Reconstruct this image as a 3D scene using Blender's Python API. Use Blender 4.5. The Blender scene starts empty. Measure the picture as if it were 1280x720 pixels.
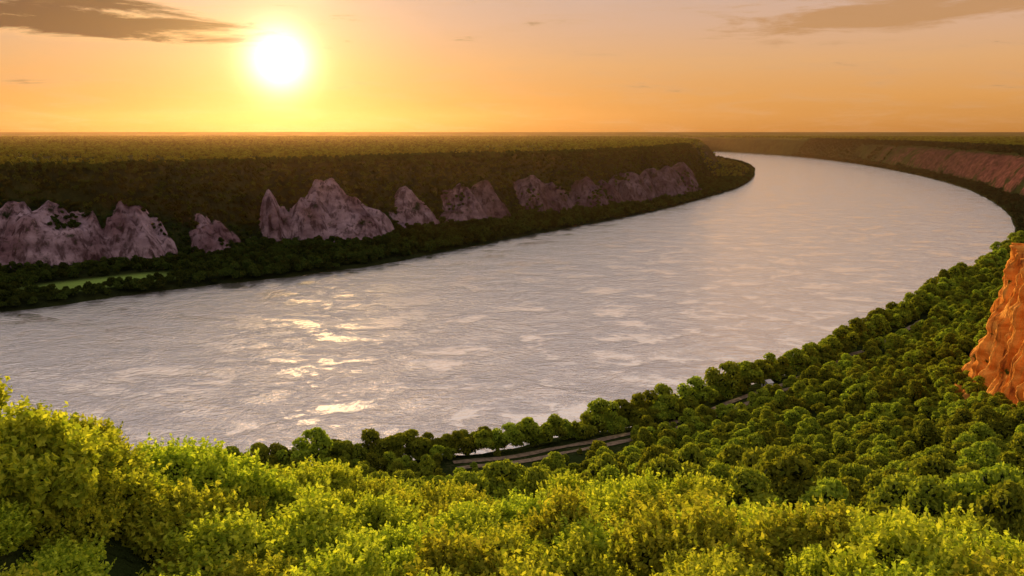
import bpy, math, random
import numpy as np
rng=np.random.default_rng(7); random.seed(7)
scene=bpy.context.scene
scene.view_settings.view_transform='Standard'; scene.view_settings.look='None'; scene.view_settings.exposure=0
col=scene.collection

# ------------------------------------------------------------ helpers
def h2(xi,yi,seed):
    h=(xi*374761393+yi*668265263+seed*144269504)&0xffffffff
    h=((h^(h>>13))*1274126177)&0xffffffff
    h=((h^(h>>15))*461845907)&0xffffffff
    return ((h^(h>>16))&0xffff)/65535.0
def vn(x,y,seed=0):
    x=np.asarray(x,float);y=np.asarray(y,float)
    xi=np.floor(x).astype(np.int64); yi=np.floor(y).astype(np.int64)
    fx=x-xi; fy=y-yi; fx=fx*fx*(3-2*fx); fy=fy*fy*(3-2*fy)
    a=h2(xi,yi,seed);b=h2(xi+1,yi,seed);c=h2(xi,yi+1,seed);d=h2(xi+1,yi+1,seed)
    return (a*(1-fx)+b*fx)*(1-fy)+(c*(1-fx)+d*fx)*fy
def fbm(x,y,seed=0,o=3):
    s=0;a=.5;t=0
    for i in range(o):
        s=s+a*vn(x*2**i,y*2**i,seed+i*17); t+=a; a*=.5
    return s/t
def sst(a,b,x):
    t=np.clip((x-a)/(b-a),0,1); return t*t*(3-2*t)
def chaikin(p,n=1):
    p=[tuple(q) for q in p]
    for _ in range(n):
        q=[p[0]]
        for a,b in zip(p[:-1],p[1:]):
            q.append((a[0]*.75+b[0]*.25,a[1]*.75+b[1]*.25)); q.append((a[0]*.25+b[0]*.75,a[1]*.25+b[1]*.75))
        q.append(p[-1]); p=q
    return p
def dist(x,y,poly):
    m=np.full(x.shape,1e18)
    for a,b in zip(poly[:-1],poly[1:]):
        dx=b[0]-a[0];dy=b[1]-a[1];l=dx*dx+dy*dy
        t=np.clip(((x-a[0])*dx+(y-a[1])*dy)/l,0,1)
        e=(x-a[0]-t*dx)**2+(y-a[1]-t*dy)**2
        np.minimum(m,e,out=m)
    return np.sqrt(m)
def arc(x,y,poly):
    m=np.full(x.shape,1e18); s=np.zeros(x.shape); acc=0.
    for a,b in zip(poly[:-1],poly[1:]):
        dx=b[0]-a[0];dy=b[1]-a[1];l=dx*dx+dy*dy; L=math.sqrt(l)
        t=np.clip(((x-a[0])*dx+(y-a[1])*dy)/l,0,1)
        e=(x-a[0]-t*dx)**2+(y-a[1]-t*dy)**2
        k=e<m; m=np.where(k,e,m); s=np.where(k,acc+t*L,s); acc+=L
    return s
def inside(x,y,poly):
    r=np.zeros(x.shape,bool); n=len(poly)
    for i in range(n):
        a=poly[i];b=poly[(i+1)%n]
        if a[1]==b[1]: continue
        c=((a[1]>y)!=(b[1]>y))&(x<(b[0]-a[0])*(y-a[1])/(b[1]-a[1])+a[0])
        r^=c
    return r

# ------------------------------------------------------------ plan of the valley (metres)
FB=chaikin([(-4000,300),(-1200,330),(-600,370),(-400,400),(-287,439),(-258,469),(-225,504),(-170,543),(-114,593),(-66,661),(0,763),
 (110,918),(199,1052),(293,1232),(433,1508),(596,1974),(709,2441),(764,2933),(807,3420),(852,3941),(700,4400),(400,4700),(0,4900),(-1500,5000),(-6000,5100)])
NB=chaikin([(-4000,30),(-1200,60),(-600,100),(-300,160),(-170,185),(-116,205),(-80,220),(-35,234.7),(0,246),(30,258),(62,281),(102,317),
 (155,366),(208,424),(294,529),(374,619),(454,724),(556,884),(686,1135),(848,1531),(991,2051),(1114,2696),(1170,3310),(1100,4105),(900,4700),(600,5000),(0,5250),(-1500,5400),(-6000,5500)])
RIV=FB+NB[::-1]
CF=chaikin([(-6000,480),(-1200,500),(-700,530),(-500,548),(-367,569),(-315,579),(-274,605),(-218,681),(-166,720),(-127,793),(-69,865),(0,952),(80,1009),
 (183,1155),(272,1310),(370,1563),(505,1970),(620,2440),(690,2900),(735,3500),(770,3850),(640,4200),(300,4500),(-1500,4750),(-6000,4850)])
CONES=[(-445,580,46,1.2),(-400,583,44,1.2),(-368,592,49,1.1),(-340,596,52,1.15),(-318,604,43,1.15),(-298,616,48,1.2),(-283,628,27,1.1),(-254,655,32,.9),(-236,678,23,.85),(-215,714,52,2.2),
 (-163,744,57,1.2),(-187,724,38,1.2),(-172,735,47,1.2),(-145,764,38,1.15),(-105,836,42,1.15),(-122,812,27,1.2),(-60,888,43,1.15),(-34,922,43,1.2),(20,983,49,1.25),(48,1004,40,1.2),
 (93,1035,43,1.15),(155,1120,50,1.2),(125,1080,34,1.2),(185,1165,46,1.2),(215,1210,53,1.2),(240,1250,48,1.2),(266,1295,54,1.2),(-520,570,42,1.1),(-600,560,46,1.1)]
MESA_L=chaikin([(300,285),(262,285),(211,285),(184,276),(166,262),(158,245),(153,224),(149,206),(144,186),(151,168),(175,155),(220,145),(300,140)],2)
MESA=list(MESA_L)

def terrain(x,y):
    x=np.asarray(x,float);y=np.asarray(y,float)
    dF=dist(x,y,FB);dN=dist(x,y,NB)
    riv=inside(x,y,RIV)
    left=dF<dN
    sd=np.where(riv,-1,1)*np.minimum(dF,dN)
    wob=(fbm(x/22,y/22,3)-.5)*9+(fbm(x/90,y/90,5)-.5)*10
    sd=sd+wob*sst(1500,300,np.hypot(x,y))*.8+wob*.2
    dC=dist(x,y,CF)
    d2=np.where(inside(x,y,CF+[(-6001,4800)]),dC,-dC)
    s=(x*.62+y*.78)
    d2=d2+(fbm(s/42,(x-y)/160,11)-.5)*34
    prof=np.interp(d2,[-60,-12,0,12,26,40,52,60,75,110],[0,.5,2,15,36,56,67,69.5,70,70])
    fl=np.clip(sd*.35,-6,3.2)
    und=(fbm(x/260,y/260,21)-.5)*3*sst(60,300,d2)
    zL=fl+prof+und
    rock=np.zeros(x.shape)
    near=(left)&(y<1500)&(y>400)
    if near.any():
        xx=x[near];yy=y[near];b=zL[near];best=np.full(xx.shape,-99.)
        sa=arc(xx,yy,CF)
        fold=1-np.abs(fbm(sa/15,d2[near]/70,31)*2-1); fold2=1-np.abs(vn(sa/5,d2[near]/30,35)*2-1); rg2=fbm(xx/26,yy/26,37,4)
        wx=(fbm(xx/30,yy/30,45)-.5)*26; wy=(fbm(xx/30,yy/30,46)-.5)*26
        for cx,cy,cz,sl in CONES:
            dx=xx-cx+wx;dy=yy-cy+wy; r=np.sqrt(dx*dx+dy*dy)
            k=sl*sl/cz
            h=cz-2-(k*r*r*.50+sl*r*.50)
            best=np.maximum(best,h)
        best=best+(fold-.65)*15+(fold2-.5)*3.4+(rg2-.5)*12
        rk=sst(-1.5,3.0,best-b)*(best>4)
        zL[near]=np.maximum(b,best); rock[near]=rk
    zNn=np.interp(sd,[-40,0,8,30,60,88,125,160,180,195,215,240,330],[-6,0,2.6,4.2,10.5,21,37,55,63,68.5,77,90,96])
    zNn=zNn-6*sst(14,60,x)*sst(40,90,sd)*sst(330,200,y)+2.4*sst(22,-5,x)*sst(85,125,sd)
    zNn=zNn+16.0*np.exp(-((x+43)/19)**2-((y-52)/26)**2)+2.5*np.exp(-((x+26)/14)**2-((y-80)/20)**2)
    zNn=zNn+(fbm(x/28,y/28,51)-.5)*4*sst(25,70,sd)
    sdc=sd+((fbm(x/90,y/90,61)-.5)*26+(fbm(x/30,y/30,63)-.5)*12)*sst(10,30,sd)
    zCc=np.interp(sdc,[-40,0,8,26,40,56,76,92,140],[-6,0,2,6,28,50,62,67,71])+(fbm(x/260,y/260,23)-.5)*3*sst(100,300,sd)
    w=sst(580,900,y)
    zR=zNn*(1-w)+zCc*w
    rockR=w*sst(22,34,sdc)*sst(80,62,sdc)*(.45+.55*sst(.30,.50,fbm(x/70,y/70,71,4)))*sst(3400,1700,y)
    z=np.where(left,zL,zR); rock=np.where(left,rock,rockR)
    rp=left&(y>1450)
    rock=np.where(rp,.35*sst(8,16,d2)*sst(60,45,d2)*sst(.45,.6,fbm(x/60,y/60,73)),rock)
    z=np.where(sd<0,np.maximum(-6,sd*.2),np.maximum(z,.02+sd*.05*(sd<5)))
    im=inside(x,y,MESA); dm=dist(x,y,MESA_L)
    mt=60+(fbm(x/15,y/15,81)-.5)*4
    k=im*sst(2.0,5,dm)
    z=z*(1-k)+mt*k
    red=np.where(left,0.,1.)
    return z,rock,red,sd,d2,left

# ------------------------------------------------------------ materials
def newmat(n):
    m=bpy.data.materials.new(n); m.use_nodes=True; nt=m.node_tree; nt.nodes.clear(); return m,nt
def N(nt,t,**k):
    n=nt.nodes.new(t)
    for a,b in k.items(): setattr(n,a,b)
    return n
def math_(nt,op,a,b=None,c=None):
    n=nt.nodes.new('ShaderNodeMath'); n.operation=op
    for i,v in enumerate((a,b,c)):
        if v is None: continue
        if hasattr(v,'is_linked'): nt.links.new(v,n.inputs[i])
        else: n.inputs[i].default_value=v
    return n.outputs[0]
def mixc(nt,f,a,b,bt='MIX'):
    n=nt.nodes.new('ShaderNodeMix'); n.data_type='RGBA'; n.blend_type=bt
    for s,v in ((n.inputs[0],f),(n.inputs[6],a),(n.inputs[7],b)):
        if hasattr(v,'is_linked'): nt.links.new(v,s)
        elif isinstance(v,(int,float)): s.default_value=v
        else: s.default_value=(*v,1)
    return n.outputs[2]
def mrange(nt,v,a,b,c=0,d=1):
    n=nt.nodes.new('ShaderNodeMapRange'); n.interpolation_type='SMOOTHSTEP'
    nt.links.new(v,n.inputs[0])
    for i,q in zip((1,2,3,4),(a,b,c,d)): n.inputs[i].default_value=q
    return n.outputs[0]
def noise(nt,vec,sc,det=4,rough=.55,dist_=0):
    n=nt.nodes.new('ShaderNodeTexNoise'); n.inputs['Scale'].default_value=sc; n.inputs['Detail'].default_value=det; n.inputs['Roughness'].default_value=rough
    n.inputs['Distortion'].default_value=dist_
    if vec is not None: nt.links.new(vec,n.inputs['Vector'])
    return n.outputs['Fac']
def mapping(nt,vec,sc,rot=(0,0,0)):
    n=nt.nodes.new('ShaderNodeMapping'); n.inputs['Scale'].default_value=sc; n.inputs['Rotation'].default_value=rot
    nt.links.new(vec,n.inputs['Vector']); return n.outputs[0]

def leaf_mat(name,c1,c2,trans,tc,vlo=.62,vr=.7):
    m,nt=newmat(name)
    g=N(nt,'ShaderNodeNewGeometry'); oi=N(nt,'ShaderNodeObjectInfo')
    r=g.outputs['Random Per Island']
    a=mixc(nt,r,c1,c2)
    v=math_(nt,'MULTIPLY_ADD',oi.outputs['Random'],vr,vlo)
    h=N(nt,'ShaderNodeHueSaturation'); nt.links.new(a,h.inputs['Color']); nt.links.new(v,h.inputs['Value'])
    hv=math_(nt,'MULTIPLY_ADD',oi.outputs['Random'],.035,.488); nt.links.new(hv,h.inputs['Hue'])
    d=N(nt,'ShaderNodeBsdfDiffuse'); nt.links.new(h.outputs[0],d.inputs[0])
    t=N(nt,'ShaderNodeBsdfTranslucent')
    tt=mixc(nt,1.0,h.outputs[0],tc,'MULTIPLY'); nt.links.new(tt,t.inputs[0])
    mx=N(nt,'ShaderNodeMixShader'); mx.inputs[0].default_value=trans
    nt.links.new(d.outputs[0],mx.inputs[1]); nt.links.new(t.outputs[0],mx.inputs[2])
    o=N(nt,'ShaderNodeOutputMaterial'); nt.links.new(mx.outputs[0],o.inputs[0])
    return m
def plain(name,c,rough=.9,ns=0,c2=None):
    m,nt=newmat(name)
    b=N(nt,'ShaderNodeBsdfPrincipled'); b.inputs['Roughness'].default_value=rough; b.inputs['Specular IOR Level'].default_value=.1
    if ns:
        tc=N(nt,'ShaderNodeTexCoord'); f=noise(nt,tc.outputs['Object'],ns,5)
        f=mrange(nt,f,.35,.65); nt.links.new(mixc(nt,f,c,c2 or tuple(q*.6 for q in c)),b.inputs[0])
        bp=N(nt,'ShaderNodeBump'); bp.inputs['Strength'].default_value=.4; nt.links.new(f,bp.inputs['Height']); nt.links.new(bp.outputs[0],b.inputs['Normal'])
    else: b.inputs[0].default_value=(*c,1)
    o=N(nt,'ShaderNodeOutputMaterial'); nt.links.new(b.outputs[0],o.inputs[0]); return m
M_shrub=leaf_mat('shrub_leaves',(.20,.26,.020),(.66,.64,.060),.52,(1.35,1.25,.5),.8,.4)
M_tree=leaf_mat('tree_leaves',(.13,.175,.018),(.38,.40,.042),.47,(1.5,1.35,.5))
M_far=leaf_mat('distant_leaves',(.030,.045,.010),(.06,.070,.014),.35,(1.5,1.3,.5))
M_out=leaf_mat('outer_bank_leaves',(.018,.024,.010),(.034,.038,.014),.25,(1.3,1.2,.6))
M_plat=leaf_mat('plateau_leaves_lit',(.085,.095,.014),(.20,.19,.026),.5,(1.6,1.35,.5))  # lighter leaf copy, low sun on the plateau canopy put into its colour
M_core=plain('shaded_foliage',(.020,.028,.007))  # dark core lumps: shade inside the crowns put into the colour
M_bark=plain('bark',(.10,.07,.045),.95,6)

def ground_mat():
    m,nt=newmat('valley_ground')
    tc=N(nt,'ShaderNodeTexCoord'); P=tc.outputs['Object']
    at=N(nt,'ShaderNodeAttribute',attribute_name='rock'); ar=N(nt,'ShaderNodeAttribute',attribute_name='red'); ag=N(nt,'ShaderNodeAttribute',attribute_name='grass')
    n1=noise(nt,P,.05,6,.6); n2=noise(nt,P,.4,5,.6)
    g=mixc(nt,mrange(nt,n1,.35,.65),(.014,.018,.007),(.028,.034,.010))
    gnear=mixc(nt,mrange(nt,n2,.5,.75),(.03,.042,.010),(.09,.085,.03))
    ln=N(nt,'ShaderNodeVectorMath',operation='LENGTH'); nt.links.new(P,ln.inputs[0])
    g=mixc(nt,mrange(nt,ln.outputs['Value'],350,480),gnear,g)
    mp=mapping(nt,P,(.0007,.0022,1)); n3=noise(nt,mp,1.0,7,.62)
    mp2=mapping(nt,P,(.006,.012,1)); n4=noise(nt,mp2,1.0,5,.6)
    farc=mixc(nt,mrange(nt,n3,.42,.62),(.030,.036,.011),(.17,.16,.028))
    farc=mixc(nt,mrange(nt,n4,.4,.6),mixc(nt,1.0,farc,(.45,.45,.45),'MULTIPLY'),farc)
    spz=N(nt,'ShaderNodeSeparateXYZ'); nt.links.new(P,spz.inputs[0])
    ff=math_(nt,'MULTIPLY',mrange(nt,ln.outputs['Value'],700,1400),mrange(nt,spz.outputs[2],60,69))
    g=mixc(nt,ff,g,farc)
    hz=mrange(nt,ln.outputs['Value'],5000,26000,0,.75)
    g=mixc(nt,hz,g,(.16,.09,.032))  # aerial haze painted into the far ground colour by distance
    g=mixc(nt,ag.outputs['Fac'],g,mixc(nt,n2,(.16,.26,.045),(.24,.32,.07)))
    # rock
    mpr=mapping(nt,P,(.05,.05,.12)); r1=noise(nt,mpr,1.0,8,.62,.4)
    mpv=mapping(nt,P,(.22,.22,.035)); r2=noise(nt,mpv,1.0,6,.60,.3)
    r3=noise(nt,P,.035,5,.6)
    pale=mixc(nt,mrange(nt,r1,.34,.66),(.20,.130,.145),(.37,.26,.285))
    pale=mixc(nt,mrange(nt,r2,.46,.64,0,.95),pale,(.085,.050,.052))
    pale=mixc(nt,mrange(nt,r3,.38,.66),pale,mixc(nt,1.0,pale,(.52,.42,.41),'MULTIPLY'))
    dk=mrange(nt,spz.outputs[1],620,1050,1.0,.36)  # shadow on the bluffs painted in: pale rock darkens along the valley
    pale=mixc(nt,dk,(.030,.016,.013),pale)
    redc=mixc(nt,mrange(nt,r1,.35,.65),(.040,.018,.016),(.095,.040,.030))
    redc=mixc(nt,mrange(nt,r2,.48,.62,0,.8),redc,(.025,.013,.010))
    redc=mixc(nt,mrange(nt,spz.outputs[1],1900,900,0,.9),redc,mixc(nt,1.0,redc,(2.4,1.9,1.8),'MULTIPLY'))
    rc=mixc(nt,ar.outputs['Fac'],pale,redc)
    n5=noise(nt,P,.07,5,.68)
    rf=math_(nt,'ADD',at.outputs['Fac'],math_(nt,'ADD',math_(nt,'MULTIPLY_ADD',n2,.5,-.25),math_(nt,'MULTIPLY_ADD',n5,-2.4,1.02)))
    rf=mrange(nt,rf,.30,.66)
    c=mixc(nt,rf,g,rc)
    b=N(nt,'ShaderNodeBsdfDiffuse')
    nt.links.new(c,b.inputs[0])
    hh=math_(nt,'SUBTRACT',math_(nt,'MULTIPLY',r1,.9),math_(nt,'MULTIPLY',r2,1.2))
    bp=N(nt,'ShaderNodeBump'); bp.inputs['Strength'].default_value=.9; bp.inputs['Distance'].default_value=3.4
    nt.links.new(hh,bp.inputs['Height']); nt.links.new(bp.outputs[0],b.inputs['Normal'])
    o=N(nt,'ShaderNodeOutputMaterial'); nt.links.new(b.outputs[0],o.inputs[0]); return m
M_ground=ground_mat()

def water_mat():
    m,nt=newmat('silty_river_water')
    tc=N(nt,'ShaderNodeTexCoord'); P=tc.outputs['Object']
    a=mapping(nt,P,(.34,.44,1),(0,0,math.radians(-50))); n1=noise(nt,a,1.0,4,.60,.2)
    a2=mapping(nt,P,(.13,.19,1),(0,0,math.radians(-50))); n2=noise(nt,a2,1.0,3,.55,.3)
    a3=mapping(nt,P,(.028,.040,1),(0,0,math.radians(-50))); n3=noise(nt,a3,1.0,8,.74,.3)
    patch=mrange(nt,n3,.42,.60,.45,1.08)
    h=math_(nt,'ADD',math_(nt,'MULTIPLY',n1,1.35),math_(nt,'MULTIPLY',n2,.75))
    h=math_(nt,'MULTIPLY',h,patch)
    bp=N(nt,'ShaderNodeBump'); bp.inputs['Strength'].default_value=.76; bp.inputs['Distance'].default_value=.57; nt.links.new(h,bp.inputs['Height'])
    gl=N(nt,'ShaderNodeBsdfGlossy'); gl.inputs['Roughness'].default_value=.125; nt.links.new(bp.outputs[0],gl.inputs['Normal'])
    gl.inputs[0].default_value=(.98,.965,.94,1)
    d=N(nt,'ShaderNodeBsdfDiffuse'); nt.links.new(mixc(nt,mrange(nt,n3,.35,.65),(.42,.36,.31),(.46,.40,.35)),d.inputs[0])
    fr=N(nt,'ShaderNodeFresnel'); fr.inputs[0].default_value=1.6; nt.links.new(bp.outputs[0],fr.inputs['Normal'])
    f=math_(nt,'MINIMUM',math_(nt,'MULTIPLY_ADD',fr.outputs[0],.6,.64),.97)
    mx=N(nt,'ShaderNodeMixShader'); nt.links.new(f,mx.inputs[0]); nt.links.new(d.outputs[0],mx.inputs[1]); nt.links.new(gl.outputs[0],mx.inputs[2])
    o=N(nt,'ShaderNodeOutputMaterial'); nt.links.new(mx.outputs[0],o.inputs[0]); return m
M_water=water_mat()

def cliff_mat():
    m,nt=newmat('red_sandstone')
    tc=N(nt,'ShaderNodeTexCoord'); P=tc.outputs['Object']
    r1=noise(nt,mapping(nt,P,(.10,.10,.20)),1.0,8,.62,.5); r2=noise(nt,mapping(nt,P,(.40,.40,.055)),1.0,8,.66,.5)
    c=mixc(nt,mrange(nt,r1,.35,.65),(.60,.17,.022),(.95,.40,.075))
    c=mixc(nt,mrange(nt,r2,.50,.66,0,.9),c,(.20,.05,.015))
    n=noise(nt,P,.20,6,.68); c=mixc(nt,mrange(nt,n,.62,.68),c,(.06,.075,.012))
    b=N(nt,'ShaderNodeBsdfDiffuse'); nt.links.new(c,b.inputs[0])
    bp=N(nt,'ShaderNodeBump'); bp.inputs['Strength'].default_value=1; bp.inputs['Distance'].default_value=1.4
    nt.links.new(math_(nt,'SUBTRACT',math_(nt,'MULTIPLY',r1,.6),r2),bp.inputs['Height']); nt.links.new(bp.outputs[0],b.inputs['Normal'])
    o=N(nt,'ShaderNodeOutputMaterial'); nt.links.new(b.outputs[0],o.inputs[0]); return m
M_cliff=cliff_mat()
M_dirt=plain('brown_dirt',(.30,.21,.13),.95,.8,(.16,.12,.07))
M_white=plain('white_paint',(.78,.77,.74),.6,3,(.7,.69,.66)); M_roof=plain('pale_sheet_roof',(.66,.65,.63),.6); M_dark=plain('dark_opening',(.03,.03,.035),.4)

# ------------------------------------------------------------ meshes from arrays
def mesh_np(name,v,f,mats,attrs=None,midx=None,smooth=False):
    me=bpy.data.meshes.new(name); v=np.asarray(v,np.float32); f=np.asarray(f,np.int32)
    nf,k=f.shape
    me.vertices.add(len(v)); me.vertices.foreach_set('co',v.ravel())
    me.loops.add(nf*k); me.loops.foreach_set('vertex_index',f.ravel())
    me.polygons.add(nf); me.polygons.foreach_set('loop_start',np.arange(0,nf*k,k,dtype=np.int32)); me.polygons.foreach_set('loop_total',np.full(nf,k,np.int32))
    if midx is not None: me.polygons.foreach_set('material_index',np.asarray(midx,np.int32))
    me.update(calc_edges=True)
    if smooth: me.polygons.foreach_set('use_smooth',np.ones(nf,bool))
    for m in mats: me.materials.append(m)
    for n,a in (attrs or {}).items():
        at=me.attributes.new(n,'FLOAT','POINT'); at.data.foreach_set('value',np.asarray(a,np.float32))
    me.validate(); return me
def add(name,me,kind=None,label=None,cat=None):
    o=bpy.data.objects.new(name,me); col.objects.link(o)
    if kind:o['kind']=kind
    if label:o['label']=label
    if cat:o['category']=cat
    return o
def gridfaces(nr,nc):
    i=np.arange(nr-1)[:,None]*nc+np.arange(nc-1)[None,:]; i=i.ravel()
    return np.stack([i,i+1,i+nc+1,i+nc],1)

# terrain
R=[4.]
while R[-1]<70000:
    r=R[-1]
    st= 2 if r<280 else 3.5 if r<450 else 2.6 if r<1000 else 4 if r<1400 else 8 if r<2200 else 14 if r<4800 else r*.03
    R.append(r+st)
R=np.array(R)
A=np.concatenate([np.arange(-110,-40,1.5),np.arange(-40,40,.14),np.arange(40,110,1.5)])*math.pi/180
rr,aa=np.meshgrid(R,A,indexing='ij')
X=(rr*np.sin(aa)).ravel();Y=(rr*np.cos(aa)).ravel()
Z,rock,red,sd,d2,left=terrain(X,Y)
gr=np.exp(-(((X+266)*.75+(Y-518)*.66)/42)**4-((-(X+266)*.66+(Y-518)*.75)/19)**4)
me=mesh_np('ground',np.stack([X,Y,Z],1),gridfaces(len(R),len(A))[:,::-1],[M_ground],{'rock':rock,'red':red,'grass':gr},smooth=True)
add('ground',me,'structure','wooded plateau and eroded bluffs along a wide river','ground')
w=mesh_np('river_water',[(-6000,-300,0),(6000,-300,0),(6000,7000,0),(-6000,7000,0)],[(0,1,2,3)],[M_water])
add('river_water',w,'structure','wide silty river reflecting the sunset sky','river')
# cliff
pl=np.array(MESA_L); seg=np.hypot(*np.diff(pl,axis=0).T); S=np.concatenate([[0],np.cumsum(seg)])
su=np.arange(0,S[-1],.4); px=np.interp(su,S,pl[:,0]);py=np.interp(su,S,pl[:,1])
tx=np.gradient(px);ty=np.gradient(py);l=np.hypot(tx,ty);nx=ty/l;ny=-tx/l
ker=np.ones(19)/19; nx=np.convolve(np.pad(nx,9,'edge'),ker,'valid'); ny=np.convolve(np.pad(ny,9,'edge'),ker,'valid')
gz=terrain(px+nx*8,py+ny*8)[0]; gz=np.minimum(gz,30)
nv=130; V=[]
for j in range(nv):
    t=j/(nv-8)
    tt=min(t,1)
    zb=gz-5; zt=61+(fbm(su/9,su*0,91)-.5)*8
    z=zb+(zt-zb)*tt
    big=(fbm(su/11,z/34,93)-.5)*11; rid=(1-np.abs(fbm(su/5,z/34,95)*2-1)-.6)*8; sm=(fbm(su/1.5,z/4.0,97)-.5)*2.6
    ledge=(np.abs(fbm(z/8,su/30,99)*2-1))*3.5-1.0
    off=(1-tt)**2.0*11+big+rid+sm+ledge
    if t>1: off=off*(1-(t-1)*6)-(t-1)*95; z=z+ (t-1)*4
    V.append(np.stack([px+nx*off,py+ny*off,z],1))
V=np.concatenate(V)
me=mesh_np('cliff',V,gridfaces(nv,len(su)),[M_cliff],smooth=True)
add('cliff',me,'structure','sunlit orange sandstone cliff with eroded gullies','cliff')

# ------------------------------------------------------------ tree parts
def rand_dirs(n):
    v=rng.normal(size=(n,3)); return v/np.linalg.norm(v,axis=1)[:,None]
def leaves(c,nrm,size,elong=1.6):
    n=len(c); t=np.cross(nrm,rand_dirs(n)); t/=np.linalg.norm(t,axis=1)[:,None]+1e-9
    b=np.cross(nrm,t); s=size*(rng.uniform(.7,1.3,n))[:,None]
    a=t*s*elong*.5; b=b*s*.5
    v=np.stack([c-a,c+b-nrm*s*.08,c+a,c-b-nrm*s*.08],1).reshape(-1,3)
    return v,np.arange(4*n).reshape(n,4)
def uvsphere(c,r,n=7,m=5):
    v=[];f=[]
    for j in range(m+1):
        ph=math.pi*j/m
        for i in range(n):
            th=2*math.pi*i/n; q=r*random.uniform(.85,1.1)
            v.append((c[0]+q*math.sin(ph)*math.cos(th),c[1]+q*math.sin(ph)*math.sin(th),c[2]+q*.85*math.cos(ph)))
    for j in range(m):
        for i in range(n): f.append((j*n+i,j*n+(i+1)%n,(j+1)*n+(i+1)%n,(j+1)*n+i))
    return np.array(v),np.array(f)
def lobes(Rc,Hc,z0,n,lo,hi,mid):
    L=[]
    for i in range(n):
        u=rng.uniform(-.75,1); ph=rng.uniform(0,6.28); q=math.sqrt(max(0,1-u*u))*rng.uniform(.45,.95)
        r=Rc*rng.uniform(lo,hi)
        L.append((np.array([Rc*q*math.cos(ph),Rc*q*math.sin(ph),z0+Hc*.5+u*Hc*.36]),r))
    L.append((np.array([0,0,z0+Hc*.45]),Rc*mid))
    return L
def crown(name,Rc,Hc,z0,nl,nleaf,size,mat,core=.78,sprig=0,lo=.34,hi=.52,mid=.62):
    L=lobes(Rc,Hc,z0,nl,lo,hi,mid); w=np.array([l[1]**2 for l in L]);w/=w.sum()
    pick=rng.choice(len(L),nleaf,p=w); d=rand_dirs(nleaf); d[:,2]=np.where(d[:,2]<-.4,-d[:,2],d[:,2])
    C=np.array([l[0] for l in L])[pick]; Rr=np.array([l[1] for l in L])[pick]
    rad=Rr*(rng.uniform(0,1,nleaf)**.35*.55+.60)
    c=C+d*rad[:,None]*[1,1,.9]
    keep=np.ones(nleaf,bool)
    for i,(lc,lr) in enumerate(L):
        keep&=~((np.linalg.norm((c-lc)/[1,1,.9],axis=1)<lr*.74)&(pick!=i))
    c=c[keep];d=d[keep]
    nr=d*.6+rand_dirs(len(c))*.8; nr/=np.linalg.norm(nr,axis=1)[:,None]
    v,f=leaves(c,nr,size); VV=[v];FF=[f];nvv=len(v); mi=[np.zeros(len(f),int)]
    if sprig:
        cen=c[rng.choice(len(c),sprig)]; dd=cen-np.array([0,0,z0+Hc*.3]); dd/=np.linalg.norm(dd,axis=1)[:,None]
        dd=dd*.6+rand_dirs(sprig)*.35+np.array([0,0,.75]); dd/=np.linalg.norm(dd,axis=1)[:,None]
        k=10; ln=rng.uniform(.5,1.9,sprig)
        for j in range(k):
            q=cen+dd*(ln*(j/k))[:,None]+rand_dirs(sprig)*.15*(1.15-j/k)
            n_=rand_dirs(sprig)*.8+np.array([0,0,.5]); n_/=np.linalg.norm(n_,axis=1)[:,None]
            v,f=leaves(q,n_,size*(1.05-.4*j/k),1.9); VV.append(v);FF.append(f+nvv);nvv+=len(v);mi.append(np.zeros(len(f),int))
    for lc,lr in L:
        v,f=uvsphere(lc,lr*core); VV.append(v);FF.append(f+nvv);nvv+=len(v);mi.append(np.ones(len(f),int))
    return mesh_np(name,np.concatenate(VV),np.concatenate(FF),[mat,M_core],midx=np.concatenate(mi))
def tube(p0,p1,r0,r1,n=7):
    p0=np.array(p0,float);p1=np.array(p1,float);d=p1-p0;d/=np.linalg.norm(d)
    a=np.cross(d,[.3,.9,.1]);a/=np.linalg.norm(a);b=np.cross(d,a)
    th=np.arange(n)*2*math.pi/n
    c=np.cos(th)[:,None]*a+np.sin(th)[:,None]*b
    v=np.concatenate([p0+c*r0,p1+c*r1]); f=np.array([(i,(i+1)%n,n+(i+1)%n,n+i) for i in range(n)])
    return v,f
def trunk(name,h,r,top):
    VV=[];FF=[];n=0
    pts=[(0,0,-.8),(r*.3,0,h*.35),(-r*.4,r*.3,h*.7),(0,0,h)]; rad=[r*1.4,r,r*.8,r*.6]
    segs=[(pts[i],pts[i+1],rad[i],rad[i+1]) for i in range(3)]
    for i in range(5):
        a=i*1.26+random.uniform(-.3,.3); q=top*random.uniform(.35,.5)
        b=pts[2] if i%2 else pts[3]
        e=(math.cos(a)*q,math.sin(a)*q,h+top*random.uniform(.3,.9)); segs.append((b,e,r*.5,r*.12))
    for s in segs:
        v,f=tube(*s); VV.append(v);FF.append(f+n);n+=len(v)
    return mesh_np(name,np.concatenate(VV),np.concatenate(FF),[M_bark],smooth=True)
TREES=[]
for i in range(7):
    Rc=random.uniform(3.3,4.5);Hc=Rc*random.uniform(1.7,2.6);z0=random.uniform(.2,1.0)
    TREES.append((trunk('tree_trunk',z0+1.8,.28,Rc),crown('tree_crown',Rc,Hc,z0,13,2900,.46,M_tree,.66,lo=.24,hi=.46,mid=.55)))
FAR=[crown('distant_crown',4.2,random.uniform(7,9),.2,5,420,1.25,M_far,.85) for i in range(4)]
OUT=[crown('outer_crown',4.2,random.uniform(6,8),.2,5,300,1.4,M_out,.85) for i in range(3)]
PLAT=[crown('plateau_crown',4.2,random.uniform(6,8),.2,5,420,1.25,M_plat,.8) for i in range(4)]
SHR=[]
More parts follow.
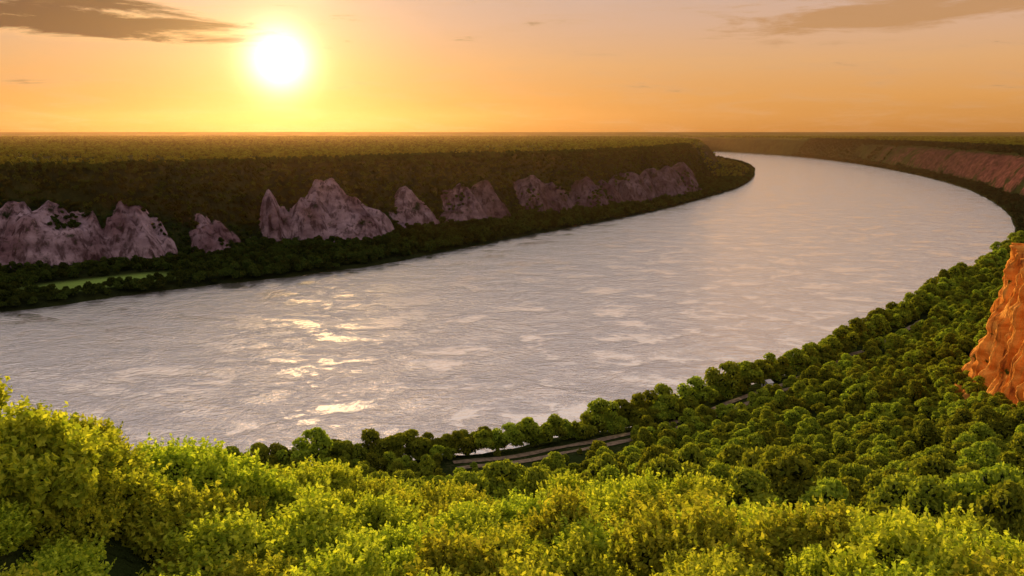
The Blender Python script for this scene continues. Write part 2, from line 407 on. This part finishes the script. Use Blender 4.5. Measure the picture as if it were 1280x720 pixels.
for i in range(7):
    SHR.append(crown('shrub_foliage',random.uniform(3.0,4.0),random.uniform(4.2,6.4),-.4,20,6800,.275,M_shrub,.68,sprig=560,lo=.18,hi=.38,mid=.5))

# ------------------------------------------------------------ scatter
def jgrid(x0,x1,y0,y1,s,j=.42):
    gx,gy=np.meshgrid(np.arange(x0,x1,s),np.arange(y0,y1,s)); gx=gx+(np.arange(gx.shape[0])%2)[:,None]*s*.5
    return (gx+rng.uniform(-j,j,gx.shape)*s).ravel(),(gy+rng.uniform(-j,j,gy.shape)*s).ravel()
def inview(x,y,m=.74,p=30): return (np.abs(x)<m*y+p)&(y>0)
def shrubzone(x,y): return np.where(x<2,y<98,y<np.maximum(50,98-(x-2)*1.35))

gx,gy=jgrid(-90,100,38,104,4.8,.42)
Zs,_,_,s_,_,_=terrain(gx,gy)
k=inview(gx,gy,.70,4)&shrubzone(gx,gy)&(gx>-70)&~((gx<-.52*gy)&(gy>80))
gx,gy,Zs=gx[k],gy[k],Zs[k]
o_=np.argsort(gy)[:298]
print('shrubs',len(gx))
for n,i in enumerate(o_):
    o=bpy.data.objects.new('leafy_shrub',SHR[random.randrange(7)]); col.objects.link(o)
    s=random.uniform(.55,1.1); o.location=(gx[i],gy[i],Zs[i]-.5); o.scale=(s*1.08,s*1.08,s*random.uniform(.8,1.15)); o.rotation_euler=(random.uniform(-.12,.12),random.uniform(-.12,.12),random.uniform(0,6.28))
    o['label']='dense yellow-green leafy shrub backlit on the hillside'; o['category']='shrub'; o['group']='leafy shrubs covering the near hillside'

gx,gy=jgrid(-140,460,60,800,5.0)
Zt,rk,_,sdv,_,lf=terrain(gx,gy)
dm=dist(gx,gy,MESA_L); im=inside(gx,gy,MESA)
sc=rng.uniform(.38,.88,len(gx))
clear=((sdv>11)&(sdv<42)&(gx>-18)&(gx<36)&(gy<300))|((sdv>11)&(sdv<24)&(gx>72)&(gx<90)&(gy<330))
sc=np.where(clear,rng.uniform(.18,.36,len(gx)),sc)
k=(~lf)&(sdv>3.5)&inview(gx,gy,.72,12)&((dm>9)|(im&(dm>3.5)))
k&=~(clear&(rng.uniform(0,1,len(gx))<.45))
k&=~((sdv>12)&(sdv<19.5)&(gy<420)&(gx>-20))
k&=~((np.abs(gx-97)<7)&(gy>280)&(gy<306))
k&=~shrubzone(gx,gy+2)
gx,gy,Zt,sdv,sc=gx[k],gy[k],Zt[k],sdv[k],sc[k]
pN=np.array(NB);sg=np.hypot(*np.diff(pN,axis=0).T);SS=np.concatenate([[0],np.cumsum(sg)])
u0=SS[np.argmin(np.hypot(pN[:,0]+130,pN[:,1]-200))];u1=SS[np.argmin(np.hypot(pN[:,0]-454,pN[:,1]-724))]
us=np.arange(u0,u1,3.5);us=us+rng.uniform(-1.2,1.2,len(us))
lx=np.interp(us,SS,pN[:,0]);ly=np.interp(us,SS,pN[:,1]);dx=np.gradient(lx);dy=np.gradient(ly);ll=np.hypot(dx,dy)
q=rng.uniform(3,10,len(us))
lx=lx+dy/ll*q;ly=ly-dx/ll*q
lz,_,_,lsd,_,_=terrain(lx,ly)
kk=lsd>.8
gx=np.concatenate([gx,lx[kk]]);gy=np.concatenate([gy,ly[kk]]);Zt=np.concatenate([Zt,lz[kk]])
sc=np.concatenate([sc,rng.uniform(.7,1.35,kk.sum())])
vis=(np.abs(gx)<.68*gy+3)
order=np.argsort(np.hypot(gx,gy)+(~vis)*1e5); ind=order[:300]; rest=order[300:]
print('trees',len(gx))
for i in ind:
    tm,cm=TREES[random.randrange(7)]
    e=bpy.data.objects.new('broadleaf_tree',None); e.empty_display_size=1; col.objects.link(e)
    e.location=(gx[i],gy[i],Zt[i]-.2); e.scale=(sc[i],sc[i],sc[i]*random.uniform(.85,1.3)); e.rotation_euler=(0,0,random.uniform(0,6.28))
    e['label']='round-crowned green broadleaf tree on the wooded riverside slope'; e['category']='tree'; e['group']='broadleaf trees on the near river bank'
    for nm,mm in (('trunk',tm),('crown',cm)):
        o=bpy.data.objects.new(nm,mm); col.objects.link(o); o.parent=e

def scatter(name,x,y,z,s,srcs,label):
    n=len(x)
    me=bpy.data.meshes.new(name); me.vertices.add(n); me.vertices.foreach_set('co',np.stack([x,y,z],1).astype(np.float32).ravel())
    for nm,t,a in (('sc','FLOAT',s.astype(np.float32)),('rt','FLOAT',rng.uniform(0,6.28,n).astype(np.float32)),('ix','INT',rng.integers(0,len(srcs),n).astype(np.int32))):
        at=me.attributes.new(nm,t,'POINT'); at.data.foreach_set('value',a)
    ob=add(name,me,'stuff',label,'trees')
    ng=bpy.data.node_groups.new(name,'GeometryNodeTree')
    ng.interface.new_socket('Geometry',in_out='INPUT',socket_type='NodeSocketGeometry'); ng.interface.new_socket('Geometry',in_out='OUTPUT',socket_type='NodeSocketGeometry')
    gi=ng.nodes.new('NodeGroupInput');go=ng.nodes.new('NodeGroupOutput');jn=ng.nodes.new('GeometryNodeJoinGeometry')
    def attr(nm,t):
        q=ng.nodes.new('GeometryNodeInputNamedAttribute'); q.data_type=t; q.inputs[0].default_value=nm; return q.outputs[0]
    a_s=attr('sc','FLOAT');a_r=attr('rt','FLOAT');a_i=attr('ix','INT')
    cx=ng.nodes.new('ShaderNodeCombineXYZ'); ng.links.new(a_r,cx.inputs[2])
    for i,src in enumerate(srcs):
        oi=ng.nodes.new('GeometryNodeObjectInfo'); oi.inputs[0].default_value=src; oi.inputs['As Instance'].default_value=True
        cp=ng.nodes.new('FunctionNodeCompare'); cp.data_type='INT'; cp.operation='EQUAL'; ng.links.new(a_i,cp.inputs[2]); cp.inputs[3].default_value=i
        ip=ng.nodes.new('GeometryNodeInstanceOnPoints'); ng.links.new(gi.outputs[0],ip.inputs['Points']); ng.links.new(cp.outputs[0],ip.inputs['Selection'])
        ng.links.new(oi.outputs['Geometry'],ip.inputs['Instance']); ng.links.new(cx.outputs[0],ip.inputs['Rotation']); ng.links.new(a_s,ip.inputs['Scale'])
        ng.links.new(ip.outputs[0],jn.inputs[0])
    ng.links.new(jn.outputs[0],go.inputs[0])
    md=ob.modifiers.new('scatter','NODES'); md.node_group=ng
    return ob
farobj=[bpy.data.objects.new('distant_crown',m) for m in FAR]
outobj=[bpy.data.objects.new('outer_crown',m) for m in OUT]
platobj=[bpy.data.objects.new('plateau_crown',m) for m in PLAT]
midobj=[bpy.data.objects.new('tree_crown',t[1]) for t in TREES]
scatter('riverside_woodland',gx[rest],gy[rest],Zt[rest]-.3,sc[rest],midobj,'dense green riverside woodland along the bend')

FX=[];FY=[];FZ=[];FS=[]
def put(x,y,z,s): FX.append(x);FY.append(y);FZ.append(z);FS.append(s)
gx,gy=jgrid(-520,520,400,1700,7.0)
z,rk,_,s1,dd,lf=terrain(gx,gy)
grs=np.exp(-(((gx+266)*.75+(gy-518)*.66)/44)**4-((-(gx+266)*.66+(gy-518)*.75)/21)**4)
k=lf&(s1>3)&(rk<.15)&(dd<=0)&inview(gx,gy,.72,30)&(grs<.3)&(rng.uniform(0,1,len(gx))<.88)
put(gx[k],gy[k],z[k],rng.uniform(.45,.95,k.sum()))
gx,gy=jgrid(-520,560,540,1750,4.2)
z,rk,_,s1,dd,lf=terrain(gx,gy)
k=lf&(rk<.3)&(dd>0)&(dd<66)&inview(gx,gy,.7,20)
put(gx[k],gy[k],z[k]-.8,rng.uniform(.35,.62,k.sum()))
gx,gy=jgrid(-480,400,540,1400,4.4)
z,rk,_,s1,dd,lf=terrain(gx,gy)
fb=fbm(gx/30,gy/30,131)
k=lf&(rk>.3)&(fb>.60)&(rng.uniform(0,1,len(gx))<.9)&inview(gx,gy,.7,20)
put(gx[k],gy[k],z[k]-.4,rng.uniform(.3,.55,k.sum()))
pF=np.array(FB);sg=np.hypot(*np.diff(pF,axis=0).T);SS=np.concatenate([[0],np.cumsum(sg)])
u0=SS[np.argmin(np.hypot(pF[:,0]+400,pF[:,1]-400))];u1=SS[np.argmin(np.hypot(pF[:,0]-764,pF[:,1]-2933))]
us=np.arange(u0,u1,5.0); us=us+rng.uniform(-2,2,len(us))
lx=np.interp(us,SS,pF[:,0]);ly=np.interp(us,SS,pF[:,1]);dx=np.gradient(lx);dy=np.gradient(ly);ll=np.hypot(dx,dy)
q=rng.uniform(2,9,len(us)); lx=lx-dy/ll*q;ly=ly+dx/ll*q
lz,_,_,lsd,_,_=terrain(lx,ly); kk=(lsd>.5)&~((np.hypot(lx+262,ly-480)<26)&(rng.uniform(0,1,len(lx))<.5))
put(lx[kk],ly[kk],lz[kk],rng.uniform(.4,1.2,kk.sum()))
x=np.concatenate(FX);y=np.concatenate(FY);z=np.concatenate(FZ);s=np.concatenate(FS); print('far',len(x))
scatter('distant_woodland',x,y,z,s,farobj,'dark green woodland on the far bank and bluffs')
gx,gy=jgrid(380,1350,640,3400,8.)
z,rk,_,s1,dd,lf=terrain(gx,gy)
k=(~lf)&(s1>2)&(rk<.3)&(s1<120)&inview(gx,gy,.7,20)&((gx>455)|(gy>780))
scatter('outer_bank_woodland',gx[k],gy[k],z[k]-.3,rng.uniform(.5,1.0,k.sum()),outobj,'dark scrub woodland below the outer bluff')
FX=[];FY=[];FZ=[];FS=[]
def band(r0,r1,sp,s0,s1_):
    n=int((r1*r1-r0*r0)*.5*math.radians(76)/(sp*sp))
    r=np.sqrt(rng.uniform(r0*r0,r1*r1,n)); a=rng.uniform(-math.radians(38),math.radians(38),n)
    x=r*np.sin(a);y=r*np.cos(a)
    z,rk,_,s1,dd,lf=terrain(x,y)
    k=(s1>3)&(rk<.25)&np.where(lf,(dd>=64)|(y>1750),(y>760)&(s1>110))
    dens=fbm(x/120,y/200,103,3); k&=(rng.uniform(0,1,n)<sst(.30,.50,dens)*.75+.25)
    put(x[k],y[k],z[k]-.8,rng.uniform(s0,s1_,k.sum()))
band(550,1100,7.5,.30,.6); band(1100,1900,10,.35,.7); band(1900,3200,15,.5,.9); band(3200,5200,30,.6,1.0)
x=np.concatenate(FX);y=np.concatenate(FY);z=np.concatenate(FZ);s=np.concatenate(FS); print('plat',len(x))
scatter('plateau_woodland',x,y,z,s,platobj,'sunlit low woodland covering the flat plateau')

# ------------------------------------------------------------ dirt track
def ribbon(name,off,wd,ua,ub):
    pN=np.array(chaikin(NB,1));sg=np.hypot(*np.diff(pN,axis=0).T);SS=np.concatenate([[0],np.cumsum(sg)])
    us=np.arange(SS[np.argmin(np.hypot(pN[:,0]-ua[0],pN[:,1]-ua[1]))],SS[np.argmin(np.hypot(pN[:,0]-ub[0],pN[:,1]-ub[1]))],1.5)
    lx=np.interp(us,SS,pN[:,0]);ly=np.interp(us,SS,pN[:,1]);dx=np.gradient(lx);dy=np.gradient(ly);ll=np.hypot(dx,dy)
    ex=np.convolve(np.pad(dy/ll,7,'edge'),np.ones(15)/15,'valid');ey=np.convolve(np.pad(-dx/ll,7,'edge'),np.ones(15)/15,'valid')
    V=[]
    wv=(vn(us/18,us*0,5)-.5)*3; ww=wd*(.7+.6*vn(us/7,us*0+3,9))
    for j in range(6):
        q=off+wv+ww*(j/5-.5)
        a=lx+ex*q;b=ly+ey*q; V.append(np.stack([a,b,terrain(a,b)[0]+.22],1))
    return add(name,mesh_np(name,np.concatenate(V),gridfaces(6,len(us)),[M_dirt],smooth=True),'structure','brown dirt track running along the wooded bank','track')
ribbon('dirt_track',14.2,2.8,(-20,240),(208,424))
ribbon('dirt_track',19.5,2.6,(-20,240),(102,317))

# ------------------------------------------------------------ white shed
import bmesh
def boxmesh(name,sx,sy,sz,mat,x=0,y=0,z=0):
    bm=bmesh.new(); bmesh.ops.create_cube(bm,size=1)
    for v in bm.verts: v.co=(v.co.x*sx+x,v.co.y*sy+y,v.co.z*sz+z)
    me=bpy.data.meshes.new(name); bm.to_mesh(me); bm.free(); me.materials.append(mat); return me
sx,sy=99.,299.; szz=float(terrain(np.array([sx]),np.array([sy]))[0][0])
e=bpy.data.objects.new('white_shed',None); col.objects.link(e); e.location=(sx,sy,szz+.2); e.rotation_euler=(0,0,-1.1); e.scale=(.8,.8,.8)
e['label']='small white gabled shed beside the dirt track'; e['category']='shed'
bm=bmesh.new(); pr=[(-2.2,-.5),(2.2,-.5),(2.2,2.3),(0,3.2),(-2.2,2.3)]
a=[bm.verts.new((p[0],-1.6,p[1]-.0)) for p in pr]; b=[bm.verts.new((p[0],1.6,p[1])) for p in pr]
bm.faces.new(a);bm.faces.new(b[::-1])
for i in range(5): bm.faces.new([a[i],b[i],b[(i+1)%5],a[(i+1)%5]])
bmesh.ops.recalc_face_normals(bm,faces=bm.faces)
me=bpy.data.meshes.new('wall');bm.to_mesh(me);bm.free();me.materials.append(M_white)
o=bpy.data.objects.new('wall',me);col.objects.link(o);o.parent=e
bm=bmesh.new()
for sgn in (-1,1):
    p=[(sgn*2.55,2.22),(0,3.27),(0,3.37),(sgn*2.55,2.32)]
    a=[bm.verts.new((q[0]+sgn*.002,-1.85,q[1])) for q in p];b=[bm.verts.new((q[0]+sgn*.002,1.85,q[1])) for q in p]
    bm.faces.new(a);bm.faces.new(b[::-1])
    for i in range(4): bm.faces.new([a[i],b[i],b[(i+1)%4],a[(i+1)%4]])
bmesh.ops.recalc_face_normals(bm,faces=bm.faces)
me=bpy.data.meshes.new('roof');bm.to_mesh(me);bm.free();me.materials.append(M_roof)
o=bpy.data.objects.new('roof',me);col.objects.link(o);o.parent=e
o=bpy.data.objects.new('door',boxmesh('door',.9,.06,1.9,M_dark,-.9,-1.62,.95));col.objects.link(o);o.parent=e
o=bpy.data.objects.new('window',boxmesh('window',.8,.06,.7,M_dark,.9,-1.62,1.4));col.objects.link(o);o.parent=e

# ------------------------------------------------------------ evening haze lying over the plateau
m,nt=newmat('evening_haze')
vs=N(nt,'ShaderNodeVolumeScatter');vs.inputs['Color'].default_value=(1,.50,.20,1);vs.inputs['Density'].default_value=2.8e-5;vs.inputs['Anisotropy'].default_value=.70
o=N(nt,'ShaderNodeOutputMaterial');nt.links.new(vs.outputs[0],o.inputs['Volume'])
hz=add('sky_haze',boxmesh('sky_haze',9000,5200,220,m,0,3050,105),'structure','thin golden evening haze over the valley','haze')

# ------------------------------------------------------------ light
LE=math.radians(6.4);LA=math.radians(-15.6)
sun=bpy.data.lights.new('sun','SUN');sun.energy=5;sun.angle=math.radians(.5);sun.color=(1,.76,.42)
so=bpy.data.objects.new('sun',sun);col.objects.link(so)
from mathutils import Vector
d=Vector((math.sin(LA)*math.cos(LE),math.cos(LA)*math.cos(LE),math.sin(LE)))
so.rotation_euler=d.to_track_quat('Z','Y').to_euler()
w=bpy.data.worlds.new('World');scene.world=w;w.use_nodes=True;nt=w.node_tree;nt.nodes.clear()
tc=N(nt,'ShaderNodeTexCoord');D=N(nt,'ShaderNodeVectorMath',operation='NORMALIZE');nt.links.new(tc.outputs['Generated'],D.inputs[0]);D=D.outputs[0]
sp=N(nt,'ShaderNodeSeparateXYZ');nt.links.new(D,sp.inputs[0])
el=math_(nt,'MULTIPLY',math_(nt,'ARCSINE',sp.outputs[2]),57.2958)
az=math_(nt,'MULTIPLY',math_(nt,'ARCTAN2',sp.outputs[0],sp.outputs[1]),57.2958)
f=math_(nt,'DIVIDE',el,60.); rp=N(nt,'ShaderNodeValToRGB');nt.links.new(f,rp.inputs[0]);cr=rp.color_ramp
stops=[(0,(.50,.19,.04)),(2.2,(.69,.31,.085)),(4.5,(.72,.38,.16)),(7,(.66,.40,.26)),(9.5,(.60,.41,.33)),(14,(.82,.66,.56)),(24,(.80,.70,.66)),(40,(.68,.61,.62)),(60,(.40,.39,.47))]
cr.elements[0].position=0;cr.elements[0].color=(*stops[0][1],1);cr.elements[1].position=1;cr.elements[1].color=(*stops[-1][1],1)
for e_,c in stops[1:-1]:
    q=cr.elements.new(e_/60.);q.color=(*c,1)
base=rp.outputs[0]
SE=math.radians(4.66);SA=math.radians(-15.6)
sd_=(math.sin(SA)*math.cos(SE),math.cos(SA)*math.cos(SE),math.sin(SE))
dt=N(nt,'ShaderNodeVectorMath',operation='DOT_PRODUCT');nt.links.new(D,dt.inputs[0]);dt.inputs[1].default_value=sd_
ang=math_(nt,'MULTIPLY',math_(nt,'ARCCOSINE',math_(nt,'MINIMUM',dt.outputs['Value'],.999999)),57.2958)
def glow(k,amp,c):
    g=math_(nt,'MULTIPLY',math_(nt,'EXPONENT',math_(nt,'DIVIDE',ang,-k)),amp); return mixc(nt,1.0,g,c,'MULTIPLY')
cv=N(nt,'ShaderNodeCombineXYZ');nt.links.new(math_(nt,'MULTIPLY',az,.15),cv.inputs[0]);nt.links.new(math_(nt,'MULTIPLY',el,1.1),cv.inputs[1])
cn=noise(nt,cv.outputs[0],1.0,10,.68,.4)
def ell(a0,e0,wa,we,tilt=0):
    x_=math_(nt,'DIVIDE',math_(nt,'SUBTRACT',az,a0),wa); y0=math_(nt,'SUBTRACT',math_(nt,'SUBTRACT',el,e0),math_(nt,'MULTIPLY',math_(nt,'SUBTRACT',az,a0),tilt))
    y_=math_(nt,'DIVIDE',y0,we)
    r=math_(nt,'ADD',math_(nt,'MULTIPLY',x_,x_),math_(nt,'MULTIPLY',y_,y_))
    return math_(nt,'EXPONENT',math_(nt,'MULTIPLY',r,-1.))
mA=math_(nt,'MAXIMUM',ell(-27,6.6,10,1.0,-.03),ell(-31,8.3,10,.9,-.12))
mB=math_(nt,'MAXIMUM',ell(26,7.4,11,1.1,.06),ell(33,8.8,9,1.1,.1))
cA=mrange(nt,math_(nt,'ADD',math_(nt,'MULTIPLY',mA,.60),math_(nt,'MULTIPLY',cn,1.4)),.86,1.12)
cAe=mrange(nt,math_(nt,'ADD',math_(nt,'MULTIPLY',mA,.60),math_(nt,'MULTIPLY',cn,1.4)),.70,.88)
cB=mrange(nt,math_(nt,'ADD',math_(nt,'MULTIPLY',mB,.50),math_(nt,'MULTIPLY',cn,1.2)),.70,.98)
hi=mrange(nt,cn,.45,.75,0,.45)
c=mixc(nt,hi,base,(.62,.36,.20))
c=mixc(nt,1.0,c,glow(9,.34,(1,.46,.09)),'ADD')
c=mixc(nt,math_(nt,'MULTIPLY',cAe,math_(nt,'MULTIPLY',mA,.9)),c,(1.0,.56,.20))
c=mixc(nt,math_(nt,'MULTIPLY',cA,.92),c,(.15,.06,.024))
c=mixc(nt,math_(nt,'MULTIPLY',cB,.85),c,(.52,.26,.10))
c=mixc(nt,1.0,c,glow(3.4,1.0,(1,.60,.20)),'ADD')
a2_=math_(nt,'DIVIDE',ang,1.75); g2=math_(nt,'MULTIPLY',math_(nt,'EXPONENT',math_(nt,'MULTIPLY',math_(nt,'MULTIPLY',a2_,a2_),-1.)),2.2)
c=mixc(nt,1.0,c,mixc(nt,1.0,g2,(1,.86,.62),'MULTIPLY'),'ADD')
# bright warm patch added to the sky so the river mirrors a glint
glint_patch=math_(nt,'MULTIPLY',ell(-13.8,16.6,2.0,4.0),6.5)
c=mixc(nt,1.0,c,mixc(nt,1.0,glint_patch,(1,.62,.26),'MULTIPLY'),'ADD')
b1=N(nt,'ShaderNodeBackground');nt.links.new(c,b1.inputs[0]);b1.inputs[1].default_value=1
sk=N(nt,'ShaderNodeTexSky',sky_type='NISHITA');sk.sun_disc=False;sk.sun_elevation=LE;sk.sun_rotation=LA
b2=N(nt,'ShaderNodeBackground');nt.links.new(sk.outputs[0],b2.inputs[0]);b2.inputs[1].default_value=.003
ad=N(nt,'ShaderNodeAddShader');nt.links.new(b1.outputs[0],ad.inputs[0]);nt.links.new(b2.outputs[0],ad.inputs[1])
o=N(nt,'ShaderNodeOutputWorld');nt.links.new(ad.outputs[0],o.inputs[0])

cam=bpy.data.cameras.new('camera');cam.lens=28.27;cam.sensor_width=36;cam.clip_start=.5;cam.clip_end=150000
co=bpy.data.objects.new('camera',cam);col.objects.link(co);co.location=(0,0,100);co.rotation_euler=(math.radians(79),0,0);scene.camera=co
